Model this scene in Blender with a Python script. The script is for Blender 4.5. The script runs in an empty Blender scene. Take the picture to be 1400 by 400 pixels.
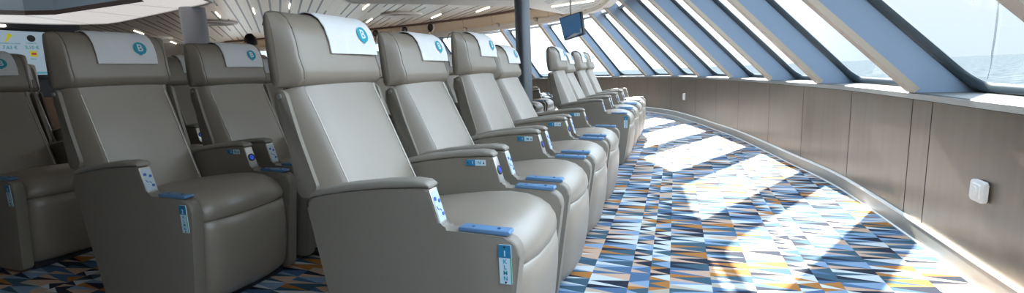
import bpy, bmesh, math, random
from mathutils import Vector, Matrix, Euler
random.seed(7)
S = bpy.context.scene
COL = S.collection
PI = math.pi

# ------------------------------------------------------------------ materials
def mat(name):
    m = bpy.data.materials.new(name); m.use_nodes = True
    nt = m.node_tree; b = nt.nodes['Principled BSDF']
    return m, nt, b

def pbr(name, col, rough=.5, metal=0.0, bump=0.0, bscale=200.0, vary=0.0, spec=.5, coat=0.0):
    m, nt, b = mat(name)
    b.inputs['Base Color'].default_value = (*col, 1)
    b.inputs['Roughness'].default_value = rough
    b.inputs['Metallic'].default_value = metal
    b.inputs['Specular IOR Level'].default_value = spec
    if coat: b.inputs['Coat Weight'].default_value = coat; b.inputs['Coat Roughness'].default_value = .32
    if bump or vary:
        tc = nt.nodes.new('ShaderNodeTexCoord')
        nz = nt.nodes.new('ShaderNodeTexNoise'); nz.inputs['Scale'].default_value = bscale
        nz.inputs['Detail'].default_value = 3
        nt.links.new(tc.outputs['Object'], nz.inputs['Vector'])
        if bump:
            bp = nt.nodes.new('ShaderNodeBump'); bp.inputs['Strength'].default_value = bump
            bp.inputs['Distance'].default_value = .002
            nt.links.new(nz.outputs['Fac'], bp.inputs['Height']); nt.links.new(bp.outputs['Normal'], b.inputs['Normal'])
        if vary:
            nz2 = nt.nodes.new('ShaderNodeTexNoise'); nz2.inputs['Scale'].default_value = 6
            nt.links.new(tc.outputs['Object'], nz2.inputs['Vector'])
            mx = nt.nodes.new('ShaderNodeMix'); mx.data_type = 'RGBA'
            mx.inputs[6].default_value = (*[c*(1-vary) for c in col], 1)
            mx.inputs[7].default_value = (*[min(1, c*(1+vary)) for c in col], 1)
            nt.links.new(nz2.outputs['Fac'], mx.inputs[0]); nt.links.new(mx.outputs[2], b.inputs['Base Color'])
    return m

def emit(name, col, strength, base=None):
    m, nt, b = mat(name)
    b.inputs['Base Color'].default_value = (*(base or col), 1)
    b.inputs['Emission Color'].default_value = (*col, 1)
    b.inputs['Emission Strength'].default_value = strength
    b.inputs['Roughness'].default_value = .4
    return m

M = {}
M['leather'] = pbr('leather', (.278, .236, .190), .40, spec=.9, coat=.22, bump=.12, bscale=350, vary=.05)
M['shell'] = pbr('shell', (.235, .208, .172), .5, bump=.10, bscale=500)
M['pad'] = pbr('armrest_leather', (.27, .245, .21), .45, bump=.1, bscale=350)
M['thread'] = pbr('thread', (.70, .67, .60), .7)
M['piping'] = pbr('piping', (.20, .175, .15), .5)
M['dark'] = pbr('dark_plastic', (.03, .03, .035), .45)
M['silver'] = pbr('silver_plate', (.62, .60, .56), .35, metal=.7)
M['membrane'] = pbr('membrane', (.50, .60, .68), .35)
M['blue_key'] = pbr('blue_key', (.03, .12, .42), .35)
M['tray'] = pbr('blue_tray', (.12, .24, .42), .45)
M['tray_dark'] = pbr('tray_slot', (.03, .07, .2), .5)
M['teal'] = pbr('teal_print', (.03, .42, .55), .7)
M['white_print'] = pbr('white_print', (.85, .88, .9), .7)
M['cloth'] = pbr('white_cloth', (.90, .91, .93), .9, bump=.35, bscale=260)
M['plate_blue'] = pbr('plate_blue', (.02, .22, .42), .35)
M['plate_pale'] = pbr('plate_pale', (.62, .80, .90), .35)
M['plate_teal'] = pbr('plate_letters', (.03, .33, .47), .4)
M['green'] = pbr('green_edge', (.05, .45, .25), .4)
M['usb_glow'] = emit('button_light', (.02, .10, .75), .55, (.02, .05, .3))
M['white_plastic'] = pbr('white_plastic', (.82, .81, .78), .35)
M['fin'] = pbr('mullion_paint', (.17, .225, .30), .38, bump=.05, bscale=300)
M['flange'] = pbr('mullion_edge', (.40, .33, .26), .35, metal=.55)
M['gasket'] = pbr('gasket', (.03, .045, .055), .28)
M['frame_metal'] = pbr('frame_metal', (.45, .46, .46), .28, metal=.85)
M['sill'] = pbr('sill_metal', (.06, .06, .058), .5, spec=.15)
M['skirting'] = pbr('skirting', (.40, .385, .35), .42, metal=.2)
M['skirt_edge'] = pbr('skirting_edge', (.85, .84, .80), .35)
M['tan'] = pbr('tan_panel', (.90, .75, .56), .4)
M['offwhite'] = pbr('offwhite_trim', (.80, .76, .69), .4)
M['ceil_smooth'] = pbr('ceiling_smooth', (.52, .46, .39), .5)
M['joint'] = pbr('joint_dark', (.05, .045, .04), .6)
M['kiosk'] = pbr('kiosk_dark', (.055, .062, .075), .45)
M['kiosk_wood'] = pbr('kiosk_wood', (.16, .085, .05), .5)
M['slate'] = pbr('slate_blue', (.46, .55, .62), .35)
M['brown_trim'] = pbr('brown_trim', (.14, .08, .06), .4)
M['column_grey'] = pbr('column_grey', (.42, .42, .46), .4)
M['column_blue'] = pbr('column_steel', (.25, .28, .31), .3, metal=.7)
M['nozzle'] = pbr('nozzle', (.09, .07, .055), .4)
M['hair'] = pbr('hair', (.012, .011, .012), .5)
M['skin'] = pbr('skin', (.50, .30, .21), .5)
M['shirt'] = pbr('shirt', (.12, .15, .22), .8)
M['trousers'] = pbr('trousers', (.05, .05, .06), .8)
M['back_wall'] = pbr('back_wall', (.10, .085, .07), .6)
M['yellow'] = pbr('yellow_pack', (.85, .75, .03), .5)
M['red'] = pbr('red_pack', (.65, .04, .10), .5)
M['lightpanel'] = emit('light_panel', (1, .965, .94), .80, (.8, .8, .8))
M['striplight'] = emit('strip_light', (1, .88, .72), 9.0)
M['screen_white'] = emit('screen_white', (.50, .66, .78), .62, (.02, .02, .02))
M['scr_teal'] = emit('screen_teal', (.05, .34, .42), .6, (.02, .02, .02))
M['scr_dark'] = emit('screen_dark', (.02, .02, .025), .5, (.02, .02, .02))
M['scr_yellow'] = emit('screen_yellow', (.75, .72, .02), .6, (.02, .02, .02))
M['scr_red'] = emit('screen_red', (.6, .03, .10), .6, (.02, .02, .02))
M['scr_cyan'] = emit('screen_cyan', (.10, .50, .62), .6, (.02, .02, .02))
M['tv_glass'] = emit('tv_screen', (.07, .20, .42), .55, (.03, .06, .12))
M['tv_dark'] = emit('tv_screen_dark', (.03, .09, .20), .55, (.02, .03, .05)); M['tv_pale'] = emit('tv_screen_pale', (.42, .46, .48), .6, (.1, .1, .1))
M['tv_case'] = pbr('tv_case', (.03, .035, .045), .35)
M['hill'] = pbr('hazy_hill', (.72, .77, .82), .9)

def glass_mat():
    m, nt, b = mat('window_glass'); nt.nodes.remove(b)
    out = nt.nodes['Material Output']
    tr = nt.nodes.new('ShaderNodeBsdfTransparent'); tr.inputs['Color'].default_value = (.93, .96, .97, 1)
    gl = nt.nodes.new('ShaderNodeBsdfGlossy'); gl.inputs['Roughness'].default_value = .02
    lw = nt.nodes.new('ShaderNodeLayerWeight'); lw.inputs['Blend'].default_value = .12
    mu = nt.nodes.new('ShaderNodeMath'); mu.operation = 'MULTIPLY'; mu.inputs[1].default_value = .16
    mx = nt.nodes.new('ShaderNodeMixShader')
    nt.links.new(lw.outputs['Facing'], mu.inputs[0]); nt.links.new(mu.outputs[0], mx.inputs[0]); nt.links.new(tr.outputs[0], mx.inputs[1]); nt.links.new(gl.outputs[0], mx.inputs[2])
    nt.links.new(mx.outputs[0], out.inputs['Surface'])
    return m
M['glass'] = glass_mat()
def streak_mat():
    m, nt, b = mat('water_streak')
    b.inputs['Base Color'].default_value = (.36, .46, .56, 1); b.inputs['Alpha'].default_value = .6
    b.inputs['Roughness'].default_value = .2
    return m
M['streak'] = streak_mat()

class NB:
    """tiny node builder"""
    def __init__(self, nt): self.nt = nt
    def n(self, t, **kw):
        x = self.nt.nodes.new(t)
        for k, v in kw.items(): setattr(x, k, v)
        return x
    def m(self, op, a, b=None, c=None):
        x = self.n('ShaderNodeMath', operation=op)
        for i, v in enumerate((a, b, c)):
            if v is None: continue
            if isinstance(v, (int, float)): x.inputs[i].default_value = v
            else: self.nt.links.new(v, x.inputs[i])
        return x.outputs[0]

def carpet_mat():
    m, nt, b = mat('triangle_carpet'); g = NB(nt)
    tc = g.n('ShaderNodeTexCoord'); sp = g.n('ShaderNodeSeparateXYZ')
    nt.links.new(tc.outputs['Object'], sp.inputs[0])
    X, Y = sp.outputs[0], sp.outputs[1]
    # columns of the weave: period .72 m = narrow .09, narrow .09, wide .18 x3
    px = g.m('DIVIDE', g.m('ADD', X, .195), .72)
    per = g.m('FLOOR', px); fx = g.m('MULTIPLY', g.m('FRACT', px), 8.0)      # in units of .09
    wide = g.m('GREATER_THAN', fx, 2.0)
    uN, uW = g.m('FRACT', fx), g.m('FRACT', g.m('MULTIPLY', fx, .5))
    u = g.m('ADD', g.m('MULTIPLY', uW, wide), g.m('MULTIPLY', uN, g.m('SUBTRACT', 1.0, wide)))
    cN, cW = g.m('FLOOR', fx), g.m('ADD', g.m('FLOOR', g.m('MULTIPLY', fx, .5)), 5.0)
    ci = g.m('ADD', g.m('MULTIPLY', cW, wide), g.m('MULTIPLY', cN, g.m('SUBTRACT', 1.0, wide)))
    cid = g.m('ADD', g.m('MULTIPLY', per, 11.0), ci)
    wn0 = g.n('ShaderNodeTexWhiteNoise', noise_dimensions='1D'); nt.links.new(cid, wn0.inputs['W'])
    v = g.m('ADD', g.m('DIVIDE', Y, .078), g.m('MULTIPLY', wn0.outputs['Value'], 5.0))
    # each wide column carries a second fan of triangles meeting at mid width
    row = g.m('FLOOR', v); fr = g.m('FRACT', v)
    wnr = g.n('ShaderNodeTexWhiteNoise', noise_dimensions='2D')
    cb = g.n('ShaderNodeCombineXYZ'); nt.links.new(row, cb.inputs[0]); nt.links.new(cid, cb.inputs[1])
    nt.links.new(cb.outputs[0], wnr.inputs['Vector'])
    k = g.m('ADD', .42, g.m('MULTIPLY', wnr.outputs['Value'], .16))          # where the tip of the right-hand triangle lies
    # left triangle tip at (1,k): lower edge fr = k*u ; upper edge fr = 1-(1-k)*u
    lo = g.m('LESS_THAN', fr, g.m('MULTIPLY', u, k))
    hi = g.m('GREATER_THAN', fr, g.m('SUBTRACT', 1.0, g.m('MULTIPLY', u, g.m('SUBTRACT', 1.0, k))))
    idx = g.m('ADD', row, hi)
    kind = g.m('MAXIMUM', lo, hi)
    # split the left triangle of some rows down its middle into two slivers
    mid = g.m('LESS_THAN', fr, g.m('ADD', g.m('MULTIPLY', u, g.m('SUBTRACT', k, .5)), .5))
    tid = g.m('ADD', g.m('MULTIPLY', idx, 4.0), g.m('ADD', g.m('MULTIPLY', kind, 2.0), g.m('MULTIPLY', mid, g.m('SUBTRACT', 1.0, kind))))
    cb2 = g.n('ShaderNodeCombineXYZ'); nt.links.new(tid, cb2.inputs[0]); nt.links.new(cid, cb2.inputs[1])
    wn = g.n('ShaderNodeTexWhiteNoise', noise_dimensions='2D'); nt.links.new(cb2.outputs[0], wn.inputs['Vector'])
    cr = g.n('ShaderNodeValToRGB'); cr.color_ramp.interpolation = 'CONSTANT'
    cols = [(0, (.016, .021, .036)), (.17, (.04, .085, .12)), (.33, (.065, .125, .22)), (.44, (.48, .51, .53)), (.58, (.46, .31, .225)), (.71, (.33, .14, .035)), (.81, (.19, .28, .40)), (.92, (.38, .32, .25))]
    e = cr.color_ramp.elements
    e[0].position, e[0].color = cols[0][0], (*cols[0][1], 1)
    e[1].position, e[1].color = cols[1][0], (*cols[1][1], 1)
    for p, c in cols[2:]:
        q = e.new(p); q.color = (*c, 1)
    hue = g.m('FRACT', g.m('ADD', g.m('ADD', g.m('MULTIPLY', tid, .4142), g.m('MULTIPLY', wn0.outputs['Value'], 9.0)), g.m('MULTIPLY', wn.outputs['Value'], .45)))
    nt.links.new(hue, cr.inputs[0])
    nt.links.new(cr.outputs['Color'], b.inputs['Base Color'])
    b.inputs['Roughness'].default_value = .9; b.inputs['Specular IOR Level'].default_value = .15
    nz = g.n('ShaderNodeTexNoise'); nz.inputs['Scale'].default_value = 400
    nt.links.new(tc.outputs['Object'], nz.inputs['Vector'])
    bp = g.n('ShaderNodeBump'); bp.inputs['Strength'].default_value = .25; bp.inputs['Distance'].default_value = .003
    nt.links.new(nz.outputs['Fac'], bp.inputs['Height']); nt.links.new(bp.outputs[0], b.inputs['Normal'])
    return m
M['carpet'] = carpet_mat()

def slat_mat(name, ang, pitch, base, gapfrac=.24, keep=.62):
    """metal plank ceiling: long planks with broken dark slots between"""
    m, nt, b = mat(name); g = NB(nt)
    tc = g.n('ShaderNodeTexCoord'); sp = g.n('ShaderNodeSeparateXYZ'); nt.links.new(tc.outputs['Object'], sp.inputs[0])
    ca, sa = math.cos(ang), math.sin(ang)
    X, Y = sp.outputs[0], sp.outputs[1]
    along = g.m('ADD', g.m('MULTIPLY', X, ca), g.m('MULTIPLY', Y, sa))
    across = g.m('DIVIDE', g.m('SUBTRACT', g.m('MULTIPLY', Y, ca), g.m('MULTIPLY', X, sa)), pitch)
    row = g.m('FLOOR', across); fr = g.m('FRACT', across)
    w1 = g.n('ShaderNodeTexWhiteNoise', noise_dimensions='1D'); nt.links.new(row, w1.inputs['W'])
    seg = g.m('FLOOR', g.m('ADD', g.m('DIVIDE', along, 2.2), g.m('MULTIPLY', w1.outputs['Value'], 7.0)))
    cb = g.n('ShaderNodeCombineXYZ'); nt.links.new(row, cb.inputs[0]); nt.links.new(seg, cb.inputs[1])
    w2 = g.n('ShaderNodeTexWhiteNoise', noise_dimensions='2D'); nt.links.new(cb.outputs[0], w2.inputs['Vector'])
    on = g.m('LESS_THAN', w2.outputs['Value'], keep)
    gap = g.m('MULTIPLY', g.m('LESS_THAN', fr, gapfrac), on)
    line = g.m('LESS_THAN', fr, .05)
    gap2 = g.m('MAXIMUM', gap, g.m('MULTIPLY', line, .25))
    mx = g.n('ShaderNodeMix', data_type='RGBA')
    mx.inputs[6].default_value = (*base, 1); mx.inputs[7].default_value = (.018, .017, .016, 1)
    nt.links.new(gap2, mx.inputs[0]); nt.links.new(mx.outputs[2], b.inputs['Base Color'])
    b.inputs['Roughness'].default_value = .30; b.inputs['Metallic'].default_value = .45
    return m
M['slats'] = slat_mat('ceiling_slats', math.radians(135), .19, (.92, .85, .73), .2, .66)
M['slats_near'] = slat_mat('ceiling_slats_near', math.radians(135), .07, (.82, .76, .67), .3, .55)

def brushed_wall():
    m, nt, b = mat('brushed_steel_panel'); g = NB(nt)
    tc = g.n('ShaderNodeTexCoord'); mp = g.n('ShaderNodeMapping'); mp.inputs['Scale'].default_value = (5, 5, .5)
    nt.links.new(tc.outputs['Object'], mp.inputs['Vector'])
    nz = g.n('ShaderNodeTexNoise'); nz.inputs['Scale'].default_value = 4; nz.inputs['Detail'].default_value = 4
    nt.links.new(mp.outputs[0], nz.inputs['Vector'])
    cr = g.n('ShaderNodeValToRGB')
    cr.color_ramp.elements[0].position = .3; cr.color_ramp.elements[0].color = (.222, .190, .152, 1)
    cr.color_ramp.elements[1].position = .7; cr.color_ramp.elements[1].color = (.248, .213, .173, 1)
    nt.links.new(nz.outputs['Fac'], cr.inputs[0]); nt.links.new(cr.outputs[0], b.inputs['Base Color'])
    b.inputs['Metallic'].default_value = .75; b.inputs['Roughness'].default_value = .33
    b.inputs['Anisotropic'].default_value = .4
    return m
M['wall_panel'] = brushed_wall()

def sea_mat():
    m, nt, b = mat('sea_water'); g = NB(nt)
    tc = g.n('ShaderNodeTexCoord')
    nz = g.n('ShaderNodeTexNoise'); nz.inputs['Scale'].default_value = .5; nz.inputs['Detail'].default_value = 6
    nt.links.new(tc.outputs['Object'], nz.inputs['Vector'])
    cr = g.n('ShaderNodeValToRGB')
    cr.color_ramp.elements[0].position = .40; cr.color_ramp.elements[0].color = (.050, .060, .066, 1)
    cr.color_ramp.elements[1].position = .68; cr.color_ramp.elements[1].color = (.10, .115, .122, 1)
    nt.links.new(nz.outputs['Fac'], cr.inputs[0])
    df = g.n('ShaderNodeBsdfDiffuse'); nt.links.new(cr.outputs[0], df.inputs['Color'])
    nt.links.new(df.outputs[0], nt.nodes['Material Output'].inputs['Surface']); nt.nodes.remove(b)
    bp = g.n('ShaderNodeBump'); bp.inputs['Distance'].default_value = .6; bp.inputs['Strength'].default_value = .6
    nt.links.new(nz.outputs['Fac'], bp.inputs['Height']); nt.links.new(bp.outputs[0], df.inputs['Normal'])
    return m
M['sea'] = sea_mat()

# ------------------------------------------------------------------ mesh helpers
def tag(o, label=None, cat=None, group=None, kind=None):
    if label: o['label'] = label
    if cat: o['category'] = cat
    if group: o['group'] = group
    if kind: o['kind'] = kind
    return o

def empty(name, loc=(0, 0, 0), rz=0):
    o = bpy.data.objects.new(name, None); COL.objects.link(o)
    o.location = loc; o.rotation_euler = (0, 0, rz); o.empty_display_size = .1
    return o

class MB:
    def __init__(self): self.bm = bmesh.new()
    def faces(self, vs, fs, mi=0):
        v = [self.bm.verts.new(p) for p in vs]
        for f in fs:
            try:
                x = self.bm.faces.new([v[i] for i in f]); x.material_index = mi
            except ValueError: pass
        return v
    def box(self, c, s, mi=0, bev=0.0, rot=None):
        hx, hy, hz = s[0]/2, s[1]/2, s[2]/2
        P = [Vector((x, y, z)) for x in (-hx, hx) for y in (-hy, hy) for z in (-hz, hz)]
        if rot is not None: P = [rot @ p for p in P]
        P = [p + Vector(c) for p in P]
        v = [self.bm.verts.new(p) for p in P]
        F = [(0, 1, 3, 2), (4, 6, 7, 5), (0, 4, 5, 1), (2, 3, 7, 6), (0, 2, 6, 4), (1, 5, 7, 3)]
        fs = [self.bm.faces.new([v[i] for i in f]) for f in F]
        for f in fs: f.material_index = mi
        if bev:
            es = list({e for f in fs for e in f.edges})
            r = bmesh.ops.bevel(self.bm, geom=es, offset=bev, segments=2, profile=.5, affect='EDGES', clamp_overlap=True)
            for f in r['faces']: f.material_index = mi
    def prism(self, pts, axis, a, b, mi=0, bev=0.0, seg=2):
        """outline pts (2D) extruded between a and b along axis ('y': pts are x,z; 'z': pts are x,y)"""
        mk = (lambda p, t: (p[0], t, p[1])) if axis == 'y' else ((lambda p, t: (p[0], p[1], t)) if axis == 'z' else (lambda p, t: (t, p[0], p[1])))
        n = len(pts)
        A = [self.bm.verts.new(mk(p, a)) for p in pts]; B = [self.bm.verts.new(mk(p, b)) for p in pts]
        fa = self.bm.faces.new(A); fb = self.bm.faces.new(B[::-1])
        fs = [fa, fb]
        for i in range(n):
            fs.append(self.bm.faces.new([A[i], B[i], B[(i+1) % n], A[(i+1) % n]]))
        for f in fs: f.material_index = mi
        if bev:
            es = list(set(fa.edges) | set(fb.edges))
            r = bmesh.ops.bevel(self.bm, geom=es, offset=bev, segments=seg, profile=.5, affect='EDGES', clamp_overlap=True)
            for f in r['faces']: f.material_index = mi
    def loft(self, rings, cap=True, mi=0, closed=True):
        V = [[self.bm.verts.new(p) for p in r] for r in rings]
        n = len(rings[0])
        for a, b in zip(V[:-1], V[1:]):
            for i in range(n if closed else n-1):
                j = (i+1) % n
                try:
                    f = self.bm.faces.new([a[i], a[j], b[j], b[i]]); f.material_index = mi
                except ValueError: pass
        if cap and closed:
            for r in (V[0][::-1], V[-1]):
                try:
                    f = self.bm.faces.new(r); f.material_index = mi
                except ValueError: pass
    def tube(self, path, r, n=8, mi=0):
        path = [Vector(p) for p in path]; rings = []
        for i, p in enumerate(path):
            t = (path[min(i+1, len(path)-1)] - path[max(i-1, 0)]).normalized()
            up = Vector((0, 0, 1)) if abs(t.z) < .9 else Vector((0, 1, 0))
            a = t.cross(up).normalized(); b = t.cross(a)
            rr = r[i] if isinstance(r, (list, tuple)) else r
            rings.append([p + (a*math.cos(2*PI*k/n) + b*math.sin(2*PI*k/n))*rr for k in range(n)])
        self.loft(rings, True, mi)
    def cyl(self, c, axis, r, h, n=24, mi=0, r2=None):
        axis = Vector(axis).normalized(); c = Vector(c)
        self.tube([c - axis*h/2, c + axis*h/2], [r, r if r2 is None else r2], n, mi)
    def lathe(self, prof, c=(0, 0, 0), n=32, mi=0, rot=None):
        rings = []
        for r, z in prof:
            ring = [Vector((r*math.cos(2*PI*k/n), r*math.sin(2*PI*k/n), z)) for k in range(n)]
            if rot is not None: ring = [rot @ p for p in ring]
            rings.append([p + Vector(c) for p in ring])
        self.loft(rings, True, mi)
    def build(self, name, mats, parent=None, smooth=40, loc=None):
        if not isinstance(mats, (list, tuple)): mats = [mats]
        bmesh.ops.remove_doubles(self.bm, verts=self.bm.verts[:], dist=1e-6)
        bmesh.ops.recalc_face_normals(self.bm, faces=self.bm.faces[:])
        me = bpy.data.meshes.new(name); self.bm.to_mesh(me); self.bm.free()
        for m in mats: me.materials.append(m)
        if smooth:
            for p in me.polygons: p.use_smooth = True
            me.set_sharp_from_angle(angle=math.radians(smooth))
        o = bpy.data.objects.new(name, me); COL.objects.link(o)
        if parent: o.parent = parent
        if loc: o.location = loc
        return o

def round_poly(pts, rad, n=6):
    out = []; N = len(pts)
    for i in range(N):
        p = Vector(pts[i]); a = Vector(pts[i-1]); b = Vector(pts[(i+1) % N]); r = rad[i] if isinstance(rad, (list, tuple)) else rad
        if r <= 0: out.append((p.x, p.y)); continue
        d1 = (a-p); d2 = (b-p); l1, l2 = d1.length, d2.length; d1.normalize(); d2.normalize()
        ang = d1.angle(d2); t = min(r/math.tan(ang/2), .49*l1, .49*l2); rr = t*math.tan(ang/2)
        c = p + (d1+d2).normalized()*(rr/math.sin(ang/2))
        s = (p + d1*t) - c; e = (p + d2*t) - c
        a0 = math.atan2(s.y, s.x); a1 = math.atan2(e.y, e.x); da = (a1-a0+PI) % (2*PI)-PI
        for k in range(n+1):
            th = a0 + da*k/n; out.append((c.x+rr*math.cos(th), c.y+rr*math.sin(th)))
    return out

DG = None
def text_mesh(body, size, mtx, mi_mat, name, parent, depth=.0004):
    cu = bpy.data.curves.new('lettering', 'FONT'); cu.body = body; cu.size = size
    cu.align_x = 'CENTER'; cu.align_y = 'CENTER'; cu.extrude = depth; cu.offset = size*.018; cu.resolution_u = 3
    tmp = bpy.data.objects.new('lettering_tmp', cu); COL.objects.link(tmp)
    dg = bpy.context.evaluated_depsgraph_get(); dg.update()
    me = bpy.data.meshes.new_from_object(tmp.evaluated_get(dg))
    bpy.data.objects.remove(tmp); bpy.data.curves.remove(cu)
    me.transform(mtx); me.name = name
    me.materials.clear(); me.materials.append(mi_mat)
    o = bpy.data.objects.new(name, me); COL.objects.link(o)
    if parent: o.parent = parent
    return o

def frame_mtx(o, xa, ya):
    xa = Vector(xa).normalized(); za = xa.cross(Vector(ya)).normalized(); ya = za.cross(xa)
    return Matrix(((xa.x, ya.x, za.x, o[0]), (xa.y, ya.y, za.y, o[1]), (xa.z, ya.z, za.z, o[2]), (0, 0, 0, 1)))

def copy_tree(o, parent=None):
    c = o.copy(); COL.objects.link(c); c.parent = parent
    for ch in list(o.children): copy_tree(ch, c)
    return c

# ------------------------------------------------------------------ camera
R_ = Vector((.9430, .3304, -.0426)); 
yaw, pitch, roll, F = .3372, .156, -.0426, 643.43
fw = Vector((-math.sin(yaw)*math.cos(pitch), math.cos(yaw)*math.cos(pitch), -math.sin(pitch)))
r0 = Vector((math.cos(yaw), math.sin(yaw), 0)); u0 = r0.cross(fw)
cr_ = math.cos(roll)*r0 + math.sin(roll)*u0; cu_ = -math.sin(roll)*r0 + math.cos(roll)*u0
cam_d = bpy.data.cameras.new('camera'); cam = bpy.data.objects.new('camera', cam_d); COL.objects.link(cam)
cam_d.sensor_fit = 'HORIZONTAL'; cam_d.sensor_width = 36; cam_d.lens = F/1400*36; cam_d.clip_start = .02; cam_d.clip_end = 5000
cam.matrix_world = Matrix(((cr_.x, cu_.x, -fw.x, 0), (cr_.y, cu_.y, -fw.y, 0), (cr_.z, cu_.z, -fw.z, .984), (0, 0, 0, 1)))
S.camera = cam

# ------------------------------------------------------------------ the curved bow wall
CTRL = [(-16, -12), (-9, -10.6), (-4.8, -8.6), (-2.3, -7.1), (-.585, -5.42), (-.09, -4.53), (.33, -3.27), (.56, -2.28), (.795, -1.43), (.97, -.36), (1.10, .5), (1.20, 1.25), (1.235, 2.0),
        (1.237, 2.5), (1.238, 3.17), (1.215, 4.06), (1.150, 4.62), (1.09, 4.95), (.967, 5.76), (.78, 6.85), (.575, 7.68), (.325, 8.67),
        (-.075, 9.93), (-.585, 10.82), (-1.3, 11.7), (-2.3, 12.55), (-3.5, 13.2), (-4.8, 13.75), (-6.2, 14.15), (-8, 14.5), (-11, 14.7), (-16, 14.8)]
def catmull(P, per=8):
    P = [Vector((*p, 0)) for p in P]; out = []
    for i in range(len(P)-1):
        a = P[max(i-1, 0)]; b = P[i]; c = P[i+1]; d = P[min(i+2, len(P)-1)]
        for k in range(per):
            t = k/per
            out.append(.5*((2*b) + (c-a)*t + (2*a-5*b+4*c-d)*t*t + (3*b-a-3*c+d)*t**3))
    out.append(P[-1]); return out
CURVE = catmull(CTRL)
def nearest(x, y):
    q = Vector((x, y, 0)); best = None
    for i in range(len(CURVE)-1):
        a, b = CURVE[i], CURVE[i+1]; t = max(0, min(1, (q-a).dot(b-a)/(b-a).length_squared)); p = a+(b-a)*t; d = (p-q).length
        if best is None or d < best[0]: best = (d, i+t, p)
    return best[1], best[2]
def at(s):
    i = min(int(s), len(CURVE)-2); return CURVE[i].lerp(CURVE[i+1], s-i)
def tangent(s):
    i = s
    a = at(max(0, i-3)); b = at(min(len(CURVE)-1.001, i+3)); return (b-a).normalized()
def inward(s):
    t = tangent(s); return Vector((-t.y, t.x, 0))
SILL, TOPZ, RAKE = .78, 2.15, 1.0
NRM = {}
def slope_pt(s, z, off=0.0):
    """point on the raked plane of the window wall; off = outward offset (horizontal)"""
    n = inward(s); p = at(s) + n*((z-SILL)*RAKE - off); return Vector((p.x, p.y, z))

# floor
b = MB(); 
b.faces([(-18, -13, 0), (2.2, -13, 0), (2.2, 16, 0), (-18, 16, 0)], [(0, 1, 2, 3)])
tag(b.build('floor', M['carpet'], smooth=0), kind='structure')

# wall of brushed panels: faces between joints, joints recessed
jy = [2.0, 2.964, 3.174, 4.06, 4.905, 5.76, 6.83, 7.68, 8.67, 9.93, 10.82]
joint_s = [nearest(*{2.0: (1.235, 2.0)}.get(y, (None, None)))[0] if y == 2.0 else None for y in jy]
joint_xy = [(1.235, 2.0), (1.238, 2.964), (1.238, 3.174), (1.22, 4.06), (1.094, 4.905), (.968, 5.76), (.79, 6.83), (.57, 7.68), (.326, 8.67), (-.075, 9.93), (-.585, 10.82),
            (-1.3, 11.7), (-2.3, 12.55), (-3.5, 13.2), (-4.8, 13.75), (-6.2, 14.15), (-8, 14.5), (1.2, 1.2), (1.1, .4), (.93, -.6), (.7, -1.8), (.4, -3), (.05, -4.2)]
joint_s = sorted(nearest(*p)[0] for p in joint_xy)
L_ = len(CURVE)-1
ss = sorted(set([i for i in range(L_+1)]))
def wall_strip(mb, z0, z1, off, s0, s1, mi, thick=None):
    k = [s0] + [i for i in range(int(s0)+1, int(math.ceil(s1))) if s0+.05 < i < s1-.05] + [s1]
    rings = []
    for s in k:
        p = at(s) - inward(s)*off
        rings.append([Vector((p.x, p.y, z0)), Vector((p.x, p.y, z1))])
    mb.loft(rings, cap=False, mi=mi, closed=False)
def dist_step(s, d):
    v = (CURVE[min(int(s)+1, L_)]-CURVE[int(min(s, L_-1))]).length; return d/max(v, 1e-4)
b = MB()
bounds = [0.0] + joint_s + [L_-.001]
for s0, s1 in zip(bounds[:-1], bounds[1:]):
    a = s0 + dist_step(s0, .004); e = s1 - dist_step(s1, .004)
    wall_strip(b, .0, SILL-.016, 0, a, e, 0)
for s in joint_s:
    wall_strip(b, 0, SILL-.016, .012, s-dist_step(s, .006), s+dist_step(s, .006), 1)
# backing so that the wall has thickness
wall_strip(b, 0, SILL-.02, .05, 0, L_-.001, 1)
tag(b.build('wall_front', [M['wall_panel'], M['joint']], smooth=30), kind='structure')
def strip_solid(name, prof, mat_, s0=0, s1=None, kind='structure', parent=None, step=1):
    """closed profile (off,z) swept along the wall curve (off outward)"""
    s1 = L_-.001 if s1 is None else s1
    mb = MB(); rings = []
    k = [s0] + [i for i in range(int(s0)+1, int(math.ceil(s1))) if s0+.05 < i < s1-.05] + [s1]
    for s in k:
        n = inward(s); rings.append([Vector(((at(s)-n*o).x, (at(s)-n*o).y, z)) for o, z in prof])
    mb.loft(rings, True)
    o = mb.build(name, mat_, parent, smooth=30)
    if kind: tag(o, kind=kind)
    return o
bb = strip_solid('baseboard_front', [(0, 0), (-.014, 0), (-.014, .094), (0, .1)], M['skirting'])
strip_solid('edge_strip', [(-.014, 0), (-.024, 0), (-.024, .006), (-.014, .009)], M['skirt_edge'], parent=bb, kind=None)
strip_solid('edge_strip', [(-.014, .090), (-.017, .091), (-.016, .101), (0, .103), (0, .098)], M['skirt_edge'], parent=bb, kind=None)
# sill cap and shelf out to the glass
strip_solid('trim_1', [(.34, SILL-.02), (-.012, SILL-.034), (-.014, SILL-.002), (-.008, SILL+.003), (.06, SILL+.003), (.34, SILL+.0)], M['sill'])

tag(strip_solid('trim_%d' % 90, [(-.0142, SILL-.030), (-.0185, SILL-.030), (-.0185, SILL-.002), (-.0142, SILL-.002)], M['frame_metal']), kind='structure')
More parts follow.
